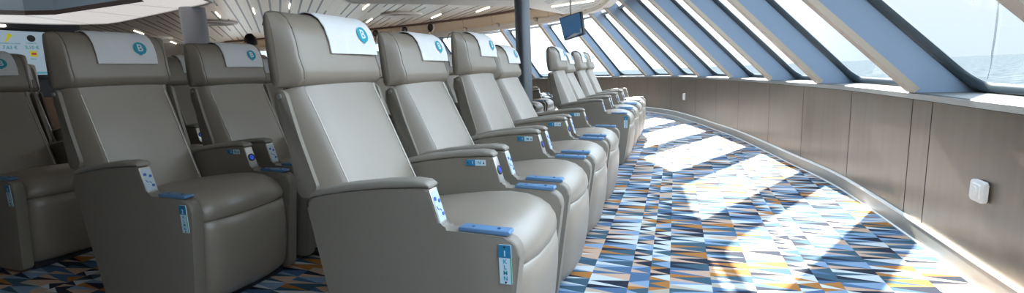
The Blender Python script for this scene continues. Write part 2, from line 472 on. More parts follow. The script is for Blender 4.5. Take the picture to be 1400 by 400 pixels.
# mullions ------------------------------------------------------
mul_xy = [(.15, -3.9), (.52, -2.5), (.80, -1.3), (1.02, -.1), (1.235, 1.72), (1.238, 3.17), (1.136, 4.62), (.97, 5.745), (.713, 7.125), (.36, 8.52), (-.06, 9.9), (-.62, 10.87),
          (-1.45, 11.85), (-2.5, 12.66), (-3.9, 13.38), (-5.2, 13.88), (-6.6, 14.23), (-8.1, 14.52), (-9.7, 14.63)]
mul_s = sorted(nearest(*p)[0] for p in mul_xy)
DEP = .30
tn = 2
for s in mul_s:
    n = inward(s); t = tangent(s)
    pin0 = at(s); hz = TOPZ + .12
    lo_in = Vector((pin0.x, pin0.y, SILL)) ; up_in = lo_in + n*((hz-SILL)*RAKE) + Vector((0, 0, hz-SILL))
    lo_out = lo_in - n*DEP; up_out = up_in - n*DEP
    mb = MB(); hw = .035
    rings = [[p + t*sgn*hw for p, sgn in ((lo, -1), (lo, 1), (lo2, 1), (lo2, -1))] for lo, lo2 in ((lo_in, lo_out), (up_in, up_out))]
    mb.loft(rings, True)
    f = mb.build('trim_%d' % tn, M['fin'], smooth=0); tag(f, kind='structure'); tn += 1
    mb = MB(); d = (up_in-lo_in).normalized(); nn = t.cross(d).normalized()
    if nn.dot(n) < 0: nn = -nn
    hw2 = .040
    q0, q1 = lo_in + d*.012, up_in
    rings = [[p + t*a*hw2 + nn*c for a, c in ((-1, -.024), (1, -.024), (1, .010), (-1, .010))] for p in (q0, q1)]
    mb.loft(rings, True)
    mb.build('edge_cover', M['flange'], f, smooth=0)
# windows -------------------------------------------------------
def rr_outline(w0, h0, w1, h1, r, n=6):
    return round_poly([(w0, h0), (w1, h0), (w1, h1), (w0, h1)], r, n)
win = 1
win_panes = {}
blind = []
for s0, s1 in zip(mul_s[:-1], mul_s[1:]):
    n0, n1 = inward(s0), inward(s1)
    hz = TOPZ - .005
    def corner(s, z): 
        n = inward(s); p = at(s) + n*((z-SILL)*RAKE - DEP); return Vector((p.x, p.y, z))
    zb = SILL + .01
    A, B, C_, D_ = corner(s0, zb), corner(s1, zb), corner(s1, hz), corner(s0, hz)
    Lb = (B-A).length; Ls = (D_-A).length
    nrm = (B-A).cross(D_-A).normalized()
    nin = (n0+n1).normalized()
    if nrm.dot(nin) < 0: nrm = -nrm     # points into the room and down
    def mp(u, v, off=0.0, A=A, B=B, C_=C_, D_=D_, Lb=Lb, Ls=Ls, nrm=nrm):
        fu, fv = u/Lb, v/Ls
        return A.lerp(B, fu).lerp(D_.lerp(C_, fu), fv) + nrm*off
    if at(s1).y < -1.0:      # unseen blank panels added behind the camera, in place of windows, to cut light
        mb = MB(); mb.loft([[A, B, C_, D_], [p + nrm*.03 for p in (A, B, C_, D_)]]); blind.append(mb); continue
    m0 = .02
    outer = rr_outline(m0, .0, Lb-m0, Ls, .0001, 6)
    inner = rr_outline(m0+.022, .035, Lb-m0-.022, Ls-.05, .13, 6)
    inner2 = rr_outline(m0+.042, .055, Lb-m0-.042, Ls-.07, .12, 6)
    wroot = empty('window_%d' % win, (0, 0, 0)); tag(wroot, kind='structure')
    mb = MB()
    mb.loft([[mp(u, v, .0) for u, v in outer], [mp(u, v, .035) for u, v in outer], [mp(u, v, .035) for u, v in inner], [mp(u, v, .0) for u, v in inner]], cap=False)
    mb.build('frame', M['frame_metal'], wroot, smooth=30)
    mb = MB()
    mb.loft([[mp(u, v, .040) for u, v in inner], [mp(u, v, .022) for u, v in inner2], [mp(u, v, .0) for u, v in inner2], [mp(u, v, -.01) for u, v in inner]], cap=False)
    mb.build('gasket', M['gasket'], wroot, smooth=60)
    mb = MB(); N = 6
    vs = [mp(Lb*(.0+1.0*i/N), Ls*j/N, -.004) for j in range(N+1) for i in range(N+1)]
    mb.faces(vs, [(j*(N+1)+i, j*(N+1)+i+1, (j+1)*(N+1)+i+1, (j+1)*(N+1)+i) for j in range(N) for i in range(N)])
    mb.build('pane', M['glass'], wroot, smooth=60)
    win_panes[win] = (wroot, mp, Lb, Ls)
    win += 1

for mb in blind:
    tag(mb.build('trim_%d' % tn, M['back_wall'], smooth=0), kind='structure'); tn += 1
# head trim running above the windows
def head_strip(name, z0, z1, off_in, thick, mat_):
    mb = MB(); rings = []
    for s in range(0, L_+1, 2):
        n = inward(s); p = at(min(s, L_-.001)) + n*((TOPZ-SILL)*RAKE)
        a = p + n*off_in; c = p + n*(off_in - thick)
        rings.append([Vector((a.x, a.y, z0)), Vector((a.x, a.y, z1)), Vector((c.x, c.y, z1)), Vector((c.x, c.y, z0))])
    mb.loft(rings, True)
    o = mb.build(name, mat_, smooth=30); tag(o, kind='structure'); return o
head_strip('trim_%d' % tn, TOPZ-.03, TOPZ+.10, .05, .16, M['offwhite']); tn += 1

# ------------------------------------------------------------------ ceilings
ZL = 2.55
CEX = [slope_pt(s, TOPZ) + inward(s)*.04 for s in range(0, L_+1, 2)]
b = MB()
# fascia: tan panels rising from the window heads to the high ceiling
sF0 = nearest(-.9, 11.2)[0]
ks = [sF0] + [i for i in range(int(sF0)+1, L_)]
rings = []
for s in ks:
    n = inward(s); p = at(s) + n*((TOPZ-SILL)*RAKE + .02); q = p + n*.05
    rings.append([Vector((p.x, p.y, TOPZ+.07)), Vector((q.x, q.y, ZL+.02))])
b.loft(rings, cap=False, closed=False)
fas = b.build('trim_%d' % tn, M['tan'], smooth=30); tag(fas, kind='structure'); tn += 1
b = MB()
for s in range(int(sF0)+4, L_, 7):
    n = inward(s); t = tangent(s); p = at(s) + n*((TOPZ-SILL)*RAKE + .024); q = p + n*.05
    w = t*.004
    b.faces([(p-w).to_tuple()[:2]+(TOPZ+.07,), (p+w).to_tuple()[:2]+(TOPZ+.07,), (q+w).to_tuple()[:2]+(ZL,), (q-w).to_tuple()[:2]+(ZL,)], [(0, 1, 2, 3)])
b.build('seam', M['brown_trim'], fas, smooth=0)
# dark strip standing in for the shadow between fascia and high ceiling
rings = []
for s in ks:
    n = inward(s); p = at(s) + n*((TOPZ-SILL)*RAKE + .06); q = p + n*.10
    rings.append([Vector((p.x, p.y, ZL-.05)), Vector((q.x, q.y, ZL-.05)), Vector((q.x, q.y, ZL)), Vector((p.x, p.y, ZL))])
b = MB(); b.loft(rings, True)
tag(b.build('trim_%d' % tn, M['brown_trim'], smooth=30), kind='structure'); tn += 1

# high ceiling with a hole over the bar canopy
ZC = 2.0
ring_out = [(-9.35, 1.0), (-9.15, 4.12), (-8.95, 4.62), (-8.72, 4.92), (-8.38, 5.08), (-8.0, 5.05), (-5.62, 4.55), (-5.42, 4.46), (-5.33, 4.30), (-5.30, 4.0), (-5.3, 1.0)]
ring_in = [(-8.45, 1.7), (-8.36, 3.72), (-8.15, 4.0), (-7.85, 4.17), (-6.0, 4.09), (-5.85, 3.95), (-5.8, 1.7)]
def tri_fill(mb, loops, z, mi=0, flip=False):
    es = []
    for lp in loops:
        v = [mb.bm.verts.new((x, y, z)) for x, y in lp]
        es += [mb.bm.edges.new((v[i], v[(i+1) % len(v)])) for i in range(len(v))]
    r = bmesh.ops.triangle_fill(mb.bm, edges=es, use_beauty=True)
    for f in r['geom']:
        if isinstance(f, bmesh.types.BMFace): f.material_index = mi
hi_edge = [(p.x, p.y) for p in CEX]
hole = [(-8.6, 1.5), (-8.5, 4.3), (-5.7, 4.25), (-5.6, 1.5)]
LC = [(-2.35, 10.52), (-2.757, 8.836), (-4.002, 7.53), (-5.024, 6.69), (-6.3, 5.75)]
b = MB()
outer_hi = [(-17.5, -12.5)] + [(-3, -12.5), (-.9, -7)] + [(0.0, -2), (.1, 3), (-.3, 8), (-1.2, 9.8)] + hi_edge[int(sF0/2)+1:] + [(-17.5, 13)]
tri_fill(b, [outer_hi, hole], ZL)
tag(b.build('ceiling', M['slats'], smooth=0), kind='structure')
# lower ceiling towards the camera and the bow, slats with a smooth border
low_poly = LC[:4] + [(-5.2, 6.4), (-4.9, 5.6), (-4.6, -10)]
nearb = [(p.x, p.y) for s, p in zip(range(0, L_+1, 2), CEX) if -9.5 < p.y and p.x > -2.3 and s < sF0 + 2]
low = LC[:4] + [(-4.7, 5.9), (-4.3, 2), (-4.0, -8.5)] + nearb
LZ = 2.2
SL = [(-2.30, 10.30), (-2.263, 9.142), (-2.19, 8.05), (-2.3, 5), (-2.5, -8)]
b = MB()
tri_fill(b, [low], LZ)
es_f = []
for p, q in zip(LC[:3], LC[1:4]):
    b.faces([(*p, LZ), (*q, LZ), (*q, ZL), (*p, ZL)], [(0, 1, 2, 3)])
for p, q in zip([LC[3], (-4.7, 5.9), (-4.3, 2)], [(-4.7, 5.9), (-4.3, 2), (-4.0, -8.5)]):
    b.faces([(*p, LZ), (*q, LZ), (*q, ZL), (*p, ZL)], [(0, 1, 2, 3)])
tag(b.build('ceiling_low', M['offwhite'], smooth=0), kind='structure')
b = MB()
slp = SL + [(q.x, q.y) for q in [p - (p*0) for p in CEX] if False] + [(p.x-.10, p.y-.03) for s, p in zip(range(0, L_+1, 2), CEX) if -8 < p.y and p.x > -2.2 and s < sF0 - 1]
tri_fill(b, [slp], LZ-.012)
tag(b.build('ceiling_bow', M['slats_near'], smooth=0), kind='structure')
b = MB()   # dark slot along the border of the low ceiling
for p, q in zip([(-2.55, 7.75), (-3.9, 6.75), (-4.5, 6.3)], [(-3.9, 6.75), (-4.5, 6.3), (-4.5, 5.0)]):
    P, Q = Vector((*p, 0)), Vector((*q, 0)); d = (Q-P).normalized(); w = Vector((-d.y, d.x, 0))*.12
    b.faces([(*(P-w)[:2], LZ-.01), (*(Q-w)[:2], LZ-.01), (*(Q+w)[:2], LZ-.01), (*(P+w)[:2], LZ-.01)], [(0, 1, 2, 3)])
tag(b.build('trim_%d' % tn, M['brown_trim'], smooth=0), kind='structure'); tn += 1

# bar canopy: luminous ring soffit, silver lip, dark recess
cano = empty('light_canopy', (-7.2, 3.2, ZC))
tag(cano, 'large backlit white soffit ring over the bar, upper left, with a silver lip', 'ceiling light')
off = Vector((7.2, -3.2, -ZC))
b = MB(); tri_fill(b, [ring_out, ring_in], ZC); bmesh.ops.translate(b.bm, verts=b.bm.verts[:], vec=off)
b.build('diffuser', M['lightpanel'], cano, smooth=0)
for p, q in (((-8.15, 4.0), (-8.6, 4.97)), ((-7.2, 4.14), (-7.3, 4.9)), ((-6.3, 4.10), (-6.2, 4.67))):
    P0, P1 = Vector((*p, -.002))+off+Vector((0, 0, ZC)), Vector((*q, -.002))+off+Vector((0, 0, ZC)); w_ = Vector((P1.y-P0.y, P0.x-P1.x, 0)).normalized()*.012
    b = MB(); b.faces([P0-w_, P0+w_, P1+w_, P1-w_], [(0, 1, 2, 3)]); b.build('panel_joint', M['column_grey'], cano, smooth=0)
b = MB()
for lp in (ring_out,):
    P = [Vector((*p, 0)) for p in lp]
    cx = sum(P, Vector())/len(P)
    for i in range(len(P)-1):
        a, c = P[i], P[i+1]
        d = (c-a).normalized(); w = Vector((d.y, -d.x, 0))
        if w.dot((a+c)/2-cx) < 0: w = -w
        rings = [[q + w*o + Vector((0, 0, z)) for o, z in ((0, ZC-.012), (.05, ZC-.012), (.06, ZC+.05), (0, ZC+.05))] for q in (a, c)]
        rings = [[p + off for p in r] for r in rings]
        b.loft(rings, True)
b.build('lip', M['silver'], cano, smooth=30)
b = MB()
for i in range(1, len(ring_in)-1):
    pass
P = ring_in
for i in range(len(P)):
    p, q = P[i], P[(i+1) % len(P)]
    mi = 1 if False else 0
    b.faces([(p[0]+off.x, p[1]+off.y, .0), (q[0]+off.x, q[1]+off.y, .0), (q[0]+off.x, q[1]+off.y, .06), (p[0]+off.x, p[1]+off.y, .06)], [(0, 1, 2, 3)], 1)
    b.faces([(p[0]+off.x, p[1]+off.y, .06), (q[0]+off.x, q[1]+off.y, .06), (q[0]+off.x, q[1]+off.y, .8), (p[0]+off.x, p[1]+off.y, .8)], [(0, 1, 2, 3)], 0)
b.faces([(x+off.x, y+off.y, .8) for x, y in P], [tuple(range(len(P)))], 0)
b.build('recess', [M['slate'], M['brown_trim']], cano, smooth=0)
b = MB()
for i in range(len(ring_out)-1):
    p, q = ring_out[i], ring_out[i+1]
    b.faces([(p[0]+off.x, p[1]+off.y, .05), (q[0]+off.x, q[1]+off.y, .05), (q[0]+off.x, q[1]+off.y, ZL-ZC), (p[0]+off.x, p[1]+off.y, ZL-ZC)], [(0, 1, 2, 3)])
b.build('upstand', M['ceil_smooth'], cano, smooth=30)

lp_ = bpy.data.lights.new('recess_fill', 'POINT'); lp_.energy = 30; lp_.color = (.85, .93, 1); lp_.shadow_soft_size = .2  # added unseen fill light that lifts the recess walls
lo_ = bpy.data.objects.new('recess_fill', lp_); COL.objects.link(lo_); lo_.location = (-7.1, 2.6, 2.55)
# far and rear walls
def slab(name, x0, y0, z0, x1, y1, z1, m):
    b = MB(); b.box(((x0+x1)/2, (y0+y1)/2, (z0+z1)/2), (x1-x0, y1-y0, z1-z0))
    o = b.build(name, m, smooth=0); tag(o, kind='structure'); return o
slab('wall_left', -17.6, -12.6, 0, -17.4, 14.9, 2.6, M['back_wall'])
slab('wall_rear', -17.4, -3.35, 0, 1.0, -3.15, 2.6, M['back_wall'])
slab('trim_%d' % tn, -18, -13, 2.62, -5, 16, 2.7, M['back_wall']); tn += 1

# columns
b = MB(); b.cyl((-6.05, 4.72, 1.0), (0, 0, 1), .150, 2.0, 32); tag(b.build('column', M['column_grey']), 'thick pale grey round column under the lit soffit, left of the far ceiling', 'column', kind='structure')
b = MB(); b.cyl((-1.352, 4.3, 1.1), (0, 0, 1), .071, 2.2, 28); tag(b.build('column', M['column_blue']), 'slim blue-grey steel column in the aisle behind the front row', 'column', kind='structure')

# kiosk wall with the menu screen
slab('wall_kiosk', -9.75, .5, 0, -9.53, 5.37, 2.45, M['kiosk'])
b = MB(); b.box((-9.2, 3.95, .45), (.5, 3.5, .9), bev=.01); k = b.build('bar_counter', M['kiosk_wood']); tag(k, 'brown wood bar counter below the menu screen, far left', 'counter')
ms = empty('menu_screen', (-9.5, 3.3, 1.58)); tag(ms, 'wide lit menu screen with priced snacks on the dark kiosk wall', 'screen')
b = MB(); b.box((0, 0, 0), (.06, 3.72, .76), bev=.006); b.build('bezel', M['dark'], ms)
b = MB(); b.box((.033, 0, .01), (.006, 3.62, .66)); b.build('display', M['screen_white'], ms, smooth=0)
b = MB(); b.box((.0365, 0, -.29), (.004, 3.62, .03)); b.build('footer_bar', M['scr_cyan'], ms, smooth=0)
def scr_text(body, size, y, z, m, name='lettering'):
    text_mesh(body, size, frame_mtx((.0375, y, z), (0, 1, 0), (0, 0, 1)), m, name, ms)
def scr_at(px, py):
    d = fw*F + cr_*(px-700) - cu_*(py-200); t = -9.4625/d.x
    return d.y*t - 3.3, .984 + d.z*t - 1.58
def item(px, name, price):
    y, z = scr_at(px+1, 59); scr_text(name, .030, y, z, M['scr_teal'])
    y, z = scr_at(px+2, 65); scr_text(price, .066, y, z, M['scr_teal'], 'price')
item(12, 'Chocolate con leche', '7,63 €'); item(42, 'Cookie XL', '3,10 €')
y, z = scr_at(46, 80.5); scr_text('Papas', .030, y, z, M['scr_teal'])
scr_text('Agua mineral', .030, .40, .075, M['scr_teal']); scr_text('2,20 €', .066, .40, .02, M['scr_teal'], 'price')
y, z = scr_at(10.5, 52); b = MB(); b.tube([(.038, y-.03, z-.055), (.038, y+.015, z+.025)], .014, 10); b.tube([(.038, y+.012, z+.02), (.038, y+.032, z+.055)], .028, 10); b.build('snack_picture', M['scr_yellow'], ms)
y, z = scr_at(42.5, 52.5); b = MB(); b.lathe([(.052, 0), (.052, .003), (.001, .003)], c=(.036, y, z), n=24, rot=Matrix.Rotation(PI/2, 3, 'Y')); b.build('snack_picture', M['scr_dark'], ms)
y, z = scr_at(46, 73.5); b = MB(); b.box((.038, y, z), (.004, .085, .09)); b.build('snack_picture', M['scr_yellow'], ms)
b = MB(); b.box((.0395, y+.005, z), (.004, .06, .03)); b.build('snack_picture', M['scr_red'], ms)
b = MB(); b.box((-9.505, 3.4, 1.99), (.05, 2.0, .03)); tag(b.build('strip_light', M['striplight'], smooth=0), 'long thin strip light above the menu screen', 'light')

# hanging television
b = MB()
tv = empty('television', (-1.74, 8.15, 1.73)); tag(tv, 'small square television hanging from the ceiling before the bow windows', 'television')
lt, rt, rb, lb = Vector((-1.945, 8.35, 1.885)), Vector((-1.515, 8.05, 1.935)), Vector((-1.455, 8.0, 1.555)), Vector((-1.85, 8.3, 1.495))
c0 = Vector((-1.74, 8.15, 1.73)); nv = (rt-lt).cross(lb-lt).normalized()
if nv.y > 0: nv = -nv
def tvq(f, d): 
    ctr = (lt+rt+rb+lb)/4
    return [(ctr + (p-ctr)*f + nv*d - c0) for p in (lt, rt, rb, lb)]
b = MB(); b.loft([tvq(1, -.05), tvq(1, 0)], True); b.build('case', M['tv_case'], tv, smooth=0)
b = MB(); b.faces(tvq(.93, .003), [(0, 1, 2, 3)]); b.build('screen', M['tv_glass'], tv, smooth=0)
def tvp(u, v, d):
    p = lt.lerp(rt, u).lerp(lb.lerp(rb, u), v); return p + nv*d - c0
b = MB(); b.faces([tvp(u, v, .004) for u, v in ((.08, .95), (.30, .30), (.42, .22), (.62, .62), (.80, .85), (.9, .95))], [(0, 1, 2, 3, 4, 5)]); b.build('dark_shape', M['tv_dark'], tv, smooth=0)  # dark flat shape laid over the blue screen
b = MB(); b.faces([tvp(u, v, .005) for u, v in ((.06, .96), (.45, .86), (.94, .70), (.95, .88), (.6, .95))], [(0, 1, 2, 3, 4)]); b.build('pale_shape', M['tv_pale'], tv, smooth=0)  # pale flat shape across the lower screen
b = MB(); tc_ = (lt+rt)/2 - c0 - nv*.03
b.tube([tc_ + Vector((0, 0, -.06)), Vector((tc_.x, tc_.y, LZ-c0.z))], .016, 10); b.box((tc_.x, tc_.y, LZ-c0.z-.015), (.14, .09, .03), bev=.005); b.build('mount', M['silver'], tv)

# ceiling fittings
def diffuser(x, y, z, R, label):
    r = empty('ceiling_vent', (x, y, z)); tag(r, label, 'ceiling vent', 'round air vents in the slatted ceiling')
    b = MB(); b.lathe([(R, 0), (R, -.02), (R*.96, -.045), (R*.80, -.05), (R*.78, -.02), (R*.78, 0)], n=40); b.build('rim', M['offwhite'], r)
    b = MB(); b.lathe([(R*.8, -.004), (R*.8, -.012), (.01, -.012), (.01, -.004)], n=40); b.build('throat', M['dark'], r)
    for q in (.62, .42, .22):
        b = MB(); b.lathe([(R*q, -.02), (R*(q+.14), -.05), (R*(q+.13), -.055), (R*(q-.01), -.025)], n=40); b.build('louvre', M['offwhite'], r)
def strip(px, py, L, label):
    d = Vector((math.cos(math.radians(135)), math.sin(math.radians(135)), 0))
    b = MB(); rot = Matrix.Rotation(math.radians(135), 3, 'Z')
    b.box((0, 0, -.008), (L*1.7, .017, .016), rot=rot)
    o = b.build('strip_light', M['striplight'], smooth=0); o.location = (px, py, ZL-.001); tag(o, label, 'ceiling light', 'short strip lights between the ceiling slats')

def spot(s, label):
    n = inward(s); t = tangent(s); p = at(s) + n*((TOPZ-SILL)*RAKE + .06); p = Vector((p.x, p.y, 2.40))
    r = empty('air_nozzle', p); tag(r, label, 'air nozzle', 'round nozzles on the tan fascia')
    rot = n.to_track_quat('Z', 'Y').to_matrix()
    b = MB(); b.lathe([(.16, 0), (.16, .02), (.14, .04), (.115, .02), (.115, 0)], n=28, rot=rot); b.build('ring', M['offwhite'], r)
    b = MB(); b.lathe([(.115, 0), (.10, .02), (.06, .03), (.05, .0)], n=24, rot=rot); b.build('ball', M['nozzle'], r)

# wall fittings
sk = empty('wall_socket', (1.231, 2.475, .404)); tag(sk, 'white wall socket on the brushed metal panel at the right', 'socket')
b = MB(); b.prism(round_poly([(-.048, -.045), (.048, -.045), (.048, .045), (-.048, .045)], .012), 'x', -.018, .0, bev=.004); b.build('plate', M['white_plastic'], sk)
b = MB(); b.prism(round_poly([(-.030, -.031), (.030, -.031), (.030, .031), (-.030, .031)], .006), 'x', -.025, -.016, bev=.003); b.build('insert', M['white_plastic'], sk)
b = MB(); b.cyl((-.0255, 0, 0), (1, 0, 0), .021, .004, 24); b.cyl((-.0275, .009, 0), (1, 0, 0), .003, .002, 8); b.cyl((-.0275, -.009, 0), (1, 0, 0), .003, .002, 8); b.build('outlet', M['skirt_edge'], sk)
s_, p_ = nearest(.142, 9.24)
n_ = inward(s_)
sw = empty('wall_switch', (p_.x, p_.y, .41), math.atan2(-n_.y, -n_.x)); tag(sw, 'small white switch plate on the far curved wall', 'switch')
b = MB(); b.prism(round_poly([(-.045, -.06), (.045, -.06), (.045, .06), (-.045, .06)], .01), 'x', -.02, .0, bev=.004); b.build('plate', M['white_plastic'], sw)
b = MB(); b.box((-.022, 0, 0), (.008, .05, .07), bev=.002); b.build('rocker', M['white_plastic'], sw)
# floor grille along the far wall
sA, sB = nearest(.36, 8.5)[0], nearest(-.32, 10.4)[0]
fg = strip_solid('floor_grille', [(-.05, .002), (-.05, .010), (-.22, .010), (-.22, .002)], M['frame_metal'], sA, sB, kind=None)
tag(fg, 'flat metal floor grille along the foot of the far curved wall', 'grille')

# ------------------------------------------------------------------ recliner seat
PIV = (-.2, .5)
def make_seat():
    root = empty('recliner_seat')
    # --- side panels
    out = [(-.621, .600), (-.56, .616), (-.45, .635), (-.32, .650), (-.169, .658), (-.134, .534), (.12, .524), (.045, .02), (-.52, .02)]
    rad = [.03, 0, 0, 0, .014, .03, .05, .02, .02]
    poly = round_poly(out, rad)
    for side, (y0, y1) in (('r', (-.285, -.235)), ('l', (.235, .285))):
        b = MB(); b.prism(poly, 'y', y0, y1, bev=.009, seg=3)
        pn = b.build('side_panel', M['shell'], root, smooth=35)
        # arm pad
        b = MB(); ym = (y0+y1)/2; path = [(-.600, .606), (-.585, .613), (-.55, .622), (-.45, .640), (-.32, .655), (-.215, .662), (-.175, .660), (-.160, .655)]
        sc = [.35, .75, 1, 1, 1, 1, .85, .35]
        rings = []
        for (x, z), f in zip(path, sc):
            ring = []
            for k in range(16):
                th = 2*PI*k/16; cx, cz = math.cos(th), math.sin(th)
                yy = math.copysign(abs(cx)**.55, cx)*.031*(.85+.15*f); zz = math.copysign(abs(cz)**.7, cz)*.0135*f
                ring.append((x, ym+yy, z+.008+zz))
            rings.append(ring)
        b.loft(rings); b.build('armrest_pad', M['pad'], root, smooth=60)
        # tray lid on the low front of the arm
        b = MB(); tp = round_poly([(-.075, .531), (.075, .528), (.085, .533), (.08, .542), (-.07, .545), (-.078, .541)], .003, 2)
        b.prism(tp, 'y', ym-.020, ym+.020, bev=.005); td = b.build('tray_lid', M['tray'], root)
        for xx in (-.035, .045):
            b = MB(); b.cyl((xx, ym-.002, .544 - .02*(xx+.07)*.13), (0, 0, 1), .005, .003, 10); b.build('slot', M['tray_dark'], td)
        # slanted control face
        d = Vector((-.134+.169, 0, .534-.658)).normalized(); nrm = Vector((-d.z, 0, d.x)).normalized()
        if nrm.x < 0: nrm = -nrm
        mid = Vector((-.1515, ym, .598)); rot = Matrix((( -d.x, 0, nrm.x), (0, 1, 0), (-d.z, 0, nrm.z)))
        rot = Matrix(((nrm.x, 0, -d.x), (nrm.y, 1, -d.y), (nrm.z, 0, -d.z)))
        b = MB(); b.box(mid+nrm*.002, (.006, .047, .112), bev=.003, rot=rot)
        if side == 'r':
            cp = b.build('control_panel', M['silver'], root)
            b = MB(); b.box(mid+nrm*.0045, (.003, .037, .094), rot=rot); b.build('keypad', M['membrane'], cp, smooth=0)
            for (a, c, rk) in ((-.009, -.024, .0065), (.010, -.014, .006), (.010, .027, .006)):
                b = MB(); b.cyl(mid+nrm*.0065+Vector((0, a, 0))+d*c, nrm, rk, .002, 14); b.build('key', M['blue_key'], cp)
            b = MB(); b.tube([mid+nrm*.0065+Vector((0, -.013, 0))+d*-.001, mid+nrm*.0065+Vector((0, -.008, 0))+d*.010, mid+nrm*.0065+Vector((0, .002, 0))+d*.010, mid+nrm*.0065+Vector((0, .007, 0))+d*.017], .0014, 6); b.build('recline_icon', M['blue_key'], cp)
        else:
            cp = b.build('control_panel', M['silver'], root)
            b = MB(); b.lathe([(.020, 0), (.020, .004), (.016, .006), (.013, .003), (.013, 0)], c=mid+nrm*.004, n=20, rot=nrm.to_track_quat('Z', 'Y').to_matrix()); b.build('button_ring', M['dark'], cp)
            b = MB(); b.cyl(mid+nrm*.007, nrm, .0125, .004, 16); b.build('button', M['usb_glow'], cp)
    # --- seat cushion
    prof = [(-.46, .40), (-.47, .475), (-.40, .492), (-.28, .507), (-.15, .522), (-.05, .527), (.02, .521), (.07, .506), (.105, .484), (.126, .456), (.131, .430), (.124, .413), (.09, .408)]
    def plan(y): return -.045*(abs(y)/.23)**2.2
    rings = []
    ys = [-.2345, -.233, -.226, -.206, -.17, -.1, 0, .1, .17, .206, .226, .233, .2345]
    for y in ys:
        e = max(0, (abs(y)-.185)/.05); drop = .03*e**2.2; dome = .026*(1-(y/.235)**2)
        rings.append([(x + (plan(y) if x > 0 else plan(y)*max(0, (x+.3)/.3)) - (.02*e*e if x > .05 else 0), y, z + ((dome - drop)*min(1, max(0, (z-.42)/.08)))) for x, z in prof])
    b = MB(); b.loft(rings); b.build('seat_cushion', M['leather'], root, smooth=60)
    # --- leg rest
    prof = [(.02, .412), (.112, .412), (.126, .402), (.132, .36), (.130, .28), (.118, .18), (.098, .09), (.080, .055), (.06, .04), (.0, .04)]
    rings = []
    for y in ys:
        e = max(0, (abs(y)-.195)/.04)
        rings.append([(x + plan(y)*.9 - (.03*e*e if x > .03 else 0), y*.985, z) for x, z in prof])
    b = MB(); b.loft(rings); b.build('leg_rest', M['leather'], root, smooth=60)
    # --- plinth
    b = MB(); b.box((-.22, 0, .045), (.48, .44, .09), bev=.008); b.build('plinth', M['dark'], root)
    # --- back, head, cover pivot about the seat hinge
    px, pz = PIV
    F_ = [(-.425, .415), (-.455, .50), (-.490, .575), (-.524, .655), (-.567, .755), (-.612, .86), (-.646, .935), (-.658, .975)]
    dep = [.09, .12, .135, .14, .135, .12, .11, .09]
    nb = Vector((-.93, -.37))
    def ring_back(y):
        a = abs(y)
        if a <= .178: rec = -.014*(1-(a/.178)**2)
        elif a <= .190: rec = .006*(a-.178)/.012
        elif a <= .1965: rec = .006 - .005*(a-.190)/.0065
        else: rec = .001 + .100*min(1, (a-.1965)/.0535)**1.35
        rr = 0 if a < .22 else .010*min(1, (a-.22)/.03)
        fr = []; re = []
        for (x, z), d_ in zip(F_, dep):
            t_ = rec if rec < .01 else rec*d_/.135
            q = max(d_ - rr, t_ + .006)
            fr.append((x+nb.x*t_, y, z+nb.y*t_)); re.append((x+nb.x*q, y, z+nb.y*q))
        return [(x-px, yy, z-pz) for x, yy, z in fr + re[::-1]]
    yb = [.2505, .249, .246, .241, .234, .226, .217, .208, .202, .1965, .190, .184, .178, .13, .07]
    yb = [-q for q in yb] + [0] + yb[::-1]
    b = MB(); b.loft([ring_back(y) for y in yb]); bk = b.build('backrest', M['leather'], root, smooth=70, loc=(px, 0, pz))
    for sg in (-1, 1):
        b = MB(); b.tube([(x-px-.002, sg*.190, z-pz) for x, z in F_[1:-1]], .0021, 6); b.build('piping', M['thread'], bk)
    # hinge bracket plates with bolt on the sides
    for sg in (-1, 1):
        b = MB(); pl = round_poly([(-.722, .958), (-.680, .958), (-.640, .80), (-.590, .640), (-.610, .600), (-.668, .600), (-.694, .80)], [.018, .018, .05, .02, .02, .02, .05])
        pl = [(x-px, z-pz) for x, z in pl]
        b.prism(pl, 'y', sg*.247, sg*.262, bev=.004); br = b.build('side_bracket', M['shell'], root, smooth=35, loc=(px, 0, pz))
        b = MB(); b.cyl((-.700-px, sg*.264, .938-pz), (0, 1, 0), .0085, .008, 14); b.build('bolt', M['silver'], br)
    H = [(-.657, .968), (-.632, .990), (-.632, 1.02), (-.645, 1.06), (-.651, 1.11), (-.663, 1.155), (-.683, 1.19), (-.710, 1.210), (-.745, 1.217), (-.775, 1.205), (-.79, 1.175), (-.788, 1.10), (-.778, 1.03), (-.765, .980), (-.735, .964), (-.69, .962)]
    xm, zm = -.722, 1.085
    def ring_head(y):
        a = abs(y); fwd = 0
        if a <= .200: sx, sz = 1 + .12*(1-(a/.200)**2), 1 + .014*(1-(a/.200)**2)
        elif a <= .2125: sx, sz = 1 - .06*(a-.200)/.0125, 1-.012*(a-.200)/.0125
        elif a <= .220: sx, sz = .94+.04*(a-.2125)/.0075, .988
        else:
            q = min(1, (a-.220)/.037); sx, sz = .98*(1-.74*q**1.25), .988-.075*q**2.2
        sr = 1 - .74*max(0, (a-.11)/.147)**1.6
        zz = lambda z: zm+(z-zm)*(sz if z > zm else max(sz, .975))-pz
        return [(xm+(x-xm)*(sx if x > xm else min(sx, sr))-px, y, zz(z)) for x, z in H]
    yh = [.257, .256, .253, .248, .242, .234, .226, .220, .2125, .206, .200, .16, .08]
    yh = [-q for q in yh] + [0] + yh[::-1]
    b = MB(); b.loft([ring_head(y) for y in yh]); hd = b.build('headrest', M['leather'], root, smooth=70, loc=(px, 0, pz))
    for sg in (-1, 1):
        b = MB(); b.tube([(xm+(x-xm)*.955-px, sg*.2125, zm+(z-zm)*.990-pz) for x, z in H[1:11]], .0026, 6); b.build('piping', M['piping'], hd)
    # white head cover draped over the top
    b = MB(); path = [(-.790, 1.15), (-.785, 1.195), (-.765, 1.216), (-.735, 1.2215), (-.708, 1.214), (-.682, 1.196), (-.662, 1.165), (-.650, 1.12), (-.645, 1.078)]
